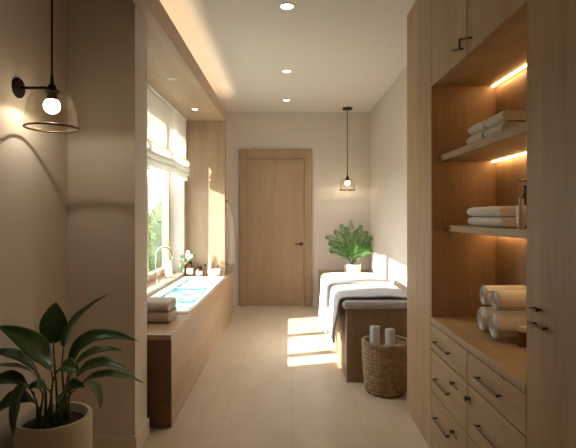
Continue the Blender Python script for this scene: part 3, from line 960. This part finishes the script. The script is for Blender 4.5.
# ------------------------------------------------------------------ low bench with palm
bn = empty('low_bench', (.76, 6.45, 0), 'low oak bench with a back rail against the far wall behind the bed', 'bench')
obj('bench_top', B(.42, 1.12, 6.25, 6.66, .395, .43, bev=.003), M['oak_x'], bn)
obj('back_rail', B(.42, 1.12, 6.635, 6.66, .43, .505, bev=.002), M['oak_x'], bn)
for x0 in (.42, 1.095):
    obj('side_support', B(x0, x0 + .025, 6.26, 6.65, 0, .395), M['oak_z'], bn)
px_, py_, pz_ = .865, 6.43, .431
pl = empty('potted_palm', (px_, py_, pz_), 'small green palm in a white cylinder pot on the bench behind the bed', 'plant')
o = obj('pot', lathe(bmesh.new(), [(.098, pz_), (.104, pz_ + .006), (.113, pz_ + .176), (.110, pz_ + .180), (.100, pz_ + .176), (.098, pz_ + .150)], (px_, py_, 0), 36), M['ceramic'], pl); auto_smooth(o)
obj('soil', lathe(bmesh.new(), [(.1, pz_ + .152), (.07, pz_ + .158), (.02, pz_ + .160)], (px_, py_, 0), 24), M['soil'], pl, smooth=True)
rnd = random.Random(11)
def frond(bm_, base, tip, rise, n=17, ll=.11, sag=.0):
    c1 = base + (tip - base) * .25 + Vector((0, 0, rise)); c2 = base + (tip - base) * .7 + Vector((0, 0, rise * .9))
    sp = bez(base, c1, c2, tip, n * 2)
    tube(bm_, sp, [.0045 * (1 - .75 * i / (2 * n)) for i in range(2 * n + 1)], 6)
    for i in range(6, 2 * n + 1, 2):
        t = i / (2 * n)
        p = sp[i]; tg = (sp[min(i + 1, 2 * n)] - sp[i - 1]).normalized()
        side = tg.cross(Vector((0, -1, .35))).normalized()
        L = ll * (math.sin(PI * (t * .85 + .12)) ** .8) * rnd.uniform(.85, 1.1)
        for s in (-1, 1):
            dv = (tg * .95 + side * s * .8 + Vector((0, rnd.uniform(-.35, .1), rnd.uniform(-.1, .12)))).normalized()
            wv = dv.cross(Vector((rnd.uniform(-.3, .3), -1, .3))).normalized() * .0080
            q = [bm_.verts.new(p), bm_.verts.new(p + dv * L * .35 + wv), bm_.verts.new(p + dv * L * .75 + wv * .6 - Vector((0, 0, L * .04))),
                 bm_.verts.new(p + dv * L - Vector((0, 0, L * .12))), bm_.verts.new(p + dv * L * .75 - wv * .6 - Vector((0, 0, L * .04))), bm_.verts.new(p + dv * L * .35 - wv)]
            bm_.faces.new(q)
tips = [(351, 221, 0, .04), (326, 237, -.05, .13), (376, 238, -.05, .12), (341, 225, .05, .08), (361, 226, .05, .08), (330, 251, -.10, .12), (372, 251, -.10, .11), (346, 228, -.10, .06), (357, 230, -.10, .06), (329, 243, .05, .12), (374, 244, .05, .11), (335, 231, -.08, .10), (367, 232, -.08, .10)]
for (tx, ty, dy, rise) in tips:
    bm = bmesh.new()
    b0 = Vector((px_ + rnd.uniform(-.02, .02), py_ + rnd.uniform(-.02, .02), pz_ + .152))
    tp = at(tx, ty, py_ + dy)
    tp.x = min(tp.x, XR - .03)
    frond(bm, b0, tp, rise, n=15, ll=.115)
    for v in bm.verts:
        v.co.x = min(v.co.x, XR - .012); v.co.y = min(v.co.y, DB - .012)
    obj('frond', bm, M['fern'], pl)

# ------------------------------------------------------------------ big potted plant, left foreground
qx, qy = -.985, 2.02
RP = .150
pp = empty('potted_plant', (qx, qy, 0), 'large leafy dark green plant in a round beige pot at the left', 'plant')
o = obj('pot', lathe(bmesh.new(), [(.118, 0.0), (.128, .006), (.150, .15), (RP, .34), (RP, .418), (RP - .004, .424), (RP - .016, .424), (RP - .02, .416), (RP - .024, .37)], (qx, qy, 0), 56), M['potbeige'], pp); auto_smooth(o)
obj('soil', lathe(bmesh.new(), [(RP - .022, .385), (.10, .392), (.05, .396), (.01, .398)], (qx, qy, 0), 40), M['soil'], pp, smooth=True)

def leaf(base_px, mid_px, tip_px, wid, roll, dd, mat='leafdark', soil_off=(0, 0), peak=None):
    """leaf blade through three photo points at depths dd=(base,mid,tip); petiole from the soil to its base"""
    b = at(*base_px, dd[0]); m_ = at(*mid_px, dd[1]); t_ = at(*tip_px, dd[2])
    c = m_ * 2 - (b + t_) * .5                      # quadratic control so the curve passes the middle point
    n = 16
    sp = [b * (1 - t) ** 2 + c * 2 * t * (1 - t) + t_ * t * t for t in [i / n for i in range(n + 1)]]
    for p in sp: p.x = max(p.x, -1.140)
    bm = bmesh.new(); rows = []
    for i, p in enumerate(sp):
        t = i / n
        tg = (sp[min(i + 1, n)] - sp[max(i - 1, 0)]).normalized()
        sd = tg.cross(Vector((0, 0, 1)))
        if sd.length < .05: sd = Vector((1, 0, 0))
        sd.normalize()
        nm = sd.cross(tg).normalized()
        ca, sa = math.cos(roll), math.sin(roll)
        s2 = sd * ca + nm * sa; n2 = nm * ca - sd * sa
        w = wid * .5 * (math.sin(PI * min(1, t * .98 + .02) ** .82) ** .75) * (1 - .25 * t)
        if i == n: w = .0006
        row = []
        for k in range(-4, 5):
            u = k / 4
            row.append(bm.verts.new(p + s2 * (u * w) + n2 * (abs(u) * w * .22 + .0012 * math.sin(t * 22 + abs(u) * 2) * abs(u))))
        rows.append(row)
    for i in range(n):
        for k in range(8): bm.faces.new((rows[i][k], rows[i][k + 1], rows[i + 1][k + 1], rows[i + 1][k]))
    for v in bm.verts: v.co.x = max(v.co.x, -1.150)
    lf = obj('leaf', bm, M[mat], pp, smooth=True)
    solidify(lf, .0012)
    s0 = Vector((qx + soil_off[0], qy + soil_off[1], .39))
    h = (b - s0)
    t0 = (sp[1] - sp[0]).normalized()
    st = bez(s0, s0 + Vector((h.x * .15, h.y * .15, max(.05, h.z * .6))), b - t0 * h.length * .3, sp[1], 12)
    obj('stem', tube(bmesh.new(), st, [.0055 - .003 * k / 12 for k in range(13)], 8), M['stem'], lf, smooth=True)

D = 1.98
leaf((53.5, 343), (54, 321), (56, 302), .118, -.1, (D, D + .02, D + .04), soil_off=(0, .03))
leaf((64, 346), (78, 318), (109, 294), .080, .55, (D + .02, D + .04, D + .10), soil_off=(.03, .03))
leaf((51, 370), (33, 345), (-2, 326), .120, 1.0, (D - .03, D - .09, D - .14), soil_off=(-.02, 0))
leaf((70, 366), (92, 337), (138, 341), .075, -.75, (D, D + .02, D + .05), soil_off=(.04, .02))
leaf((72, 372), (92, 352), (124, 351), .052, -.5, (D - .05, D - .05, D - .03), soil_off=(.03, -.01))
leaf((77, 377), (100, 363), (131, 372), .080, -.35, (D + .03, D + .05, D + .08), soil_off=(.05, .02))
leaf((79, 386), (107, 374), (144, 383), .055, -.3, (D - .06, D - .07, D - .06), soil_off=(.04, -.03))
leaf((76, 386), (93, 386), (101, 409), .070, .2, (D - .10, D - .13, D - .15), 'leafpale', soil_off=(.04, -.05))
leaf((43, 384), (20, 358), (-12, 354), .080, .55, (D - .04, D - .12, D - .18), soil_off=(-.04, .01))
leaf((40, 380), (20, 367), (-10, 367), .045, .3, (D - .02, D - .10, D - .17), soil_off=(-.05, .03))
leaf((33, 394), (13, 379), (-16, 388), .095, .45, (D - .08, D - .15, D - .2), soil_off=(-.06, -.02))
leaf((35, 386), (20, 394), (13, 436), .110, -.25, (D - .14, D - .19, D - .22), soil_off=(-.03, -.06))
leaf((36, 404), (16, 398), (-8, 418), .085, .5, (D - .06, D - .13, D - .17), soil_off=(-.07, 0))
leaf((57, 372), (66, 366), (80, 373), .085, -.5, (D - .10, D - .13, D - .16), soil_off=(.01, -.04))
leaf((60, 402), (68, 387), (85, 387), .08, -.6, (D - .10, D - .13, D - .15), soil_off=(.02, -.05))
leaf((50, 392), (41, 385), (28, 389), .07, .5, (D - .12, D - .16, D - .19), soil_off=(-.01, -.05))

# ------------------------------------------------------------------ garden outside
gm = B(-30, -1.46, -5, 40, -.25, -.15)
tag(obj('garden_lawn', gm, M['lawn']), 'sunlit lawn outside the window', 'grass', kind='structure')
rnd = random.Random(3)
def shrub(x, y, w, h, label, name='garden_shrub'):
    r = empty(name, (x, y, -.15), label, 'shrub', 'shrubs beyond the bath window')
    bm = bmesh.new(); bmesh.ops.create_icosphere(bm, subdivisions=3, radius=1)
    for v in bm.verts:
        n = 1 + .22 * noise.noise(v.co * 2.3 + Vector((x, y, 0)))
        v.co = Vector((x + v.co.x * w * n * .92, y + v.co.y * w * n * .92, -.15 + h * .5 + v.co.z * h * .5 * n * .95))
    obj('foliage_core', bm, M['hedge'], r, smooth=True)
    bm = bmesh.new()
    for i in range(900):
        u = rnd.uniform(-1, 1); a = rnd.uniform(0, 2 * PI); s = math.sqrt(1 - u * u)
        nv = Vector((s * math.cos(a), s * math.sin(a), u))
        n = 1 + .22 * noise.noise(nv * 2.3 + Vector((x, y, 0)))
        p = Vector((x + nv.x * w * n, y + nv.y * w * n, -.15 + h * .5 + nv.z * h * .5 * n))
        t1 = nv.orthogonal().normalized(); t1.rotate(Matrix.Rotation(rnd.uniform(0, 6), 3, nv)); t2 = nv.cross(t1)
        L = rnd.uniform(.05, .10)
        f = [p - t1 * L, p + t2 * L * .4 + nv * .02, p + t1 * L + nv * .04, p - t2 * L * .4 + nv * .02]
        bm.faces.new([bm.verts.new(q) for q in f])
    obj('leaves', bm, M['hedge'], r)
shrub(-2.5, 8.4, .7, 1.3, 'nearer pale green shrub in the garden at the pane edge')
shrub(-3.9, 11.0, .9, 1.75, 'taller rounded shrub behind, seen through the window')
shrub(-3.1, 14.2, 1.1, 2.0, 'distant shrub right of the taller rounded one in the window')
shrub(-6.2, 16.2, 1.3, 2.4, 'broad distant shrub at the back of the garden')

# ------------------------------------------------------------------ lights
def sun(name, dirv, strength, color, angle):
    L = bpy.data.lights.new(name, 'SUN'); L.energy = strength; L.color = color; L.angle = math.radians(angle)
    o = bpy.data.objects.new(name, L); col.objects.link(o)
    o.rotation_euler = Vector(dirv).to_track_quat('-Z', 'Y').to_euler()
    o.location = (-4, 3, 4)
    return o
sun('sun', (1, .30, -.80), 13, (1, .94, .86), .6)
# added spot standing in for lower sun on the bed and right wall
L = bpy.data.lights.new('added_low_spot', 'SPOT'); L.energy = 13000; L.color = (1, .94, .86); L.shadow_soft_size = .06
L.spot_size = math.radians(26); L.spot_blend = .3
o = bpy.data.objects.new('added_low_spot', L); col.objects.link(o)
o.location = (-8.2, 2.2, 4.35)
o.rotation_euler = (Vector((.8, 5.2, .65)) - o.location).to_track_quat('-Z', 'Y').to_euler()

def area(name, loc, target, sx, sy, power, color, spread=180):
    L = bpy.data.lights.new(name, 'AREA'); L.shape = 'RECTANGLE'; L.size = sx; L.size_y = sy; L.energy = power; L.color = color
    L.spread = math.radians(spread)
    o = bpy.data.objects.new(name, L); col.objects.link(o); o.location = loc
    o.rotation_euler = (Vector(target) - Vector(loc)).to_track_quat('-Z', 'Y').to_euler()
    return o
po = area('window_portal', (-1.47, 4.52, 1.45), (0, 4.52, 1.45), 2.0, 1.7, 1, (1, 1, 1))
po.data.cycles.is_portal = True

def spot(loc, power, color=(1, .93, .85), size=110, blend=.8, soft=.04):
    L = bpy.data.lights.new('downlight_beam', 'SPOT'); L.energy = power; L.color = color
    L.spot_size = math.radians(size); L.spot_blend = blend; L.shadow_soft_size = soft
    o = bpy.data.objects.new('downlight_beam', L); col.objects.link(o); o.location = loc
spot((-.007, 3.293, H - .012), 24)
spot((-.012, 4.78, H - .012), 24)
spot((-.020, 5.985, H - .012), 18)
spot((-.973, 5.02, SZ0 - .012), 5)

w = bpy.data.worlds.new('sky'); scene.world = w; w.use_nodes = True
nt = w.node_tree
bg = nt.nodes['Background']
bg.inputs['Color'].default_value = (.93, .95, 1, 1)
bg.inputs['Strength'].default_value = 5.2

scene.view_settings.view_transform = 'Standard'
scene.view_settings.look = 'None'
scene.view_settings.exposure = 0.5
scene.cycles.max_bounces = 12
scene.cycles.diffuse_bounces = 6
scene.cycles.transparent_max_bounces = 16
scene.cycles.sample_clamp_indirect = 6.0
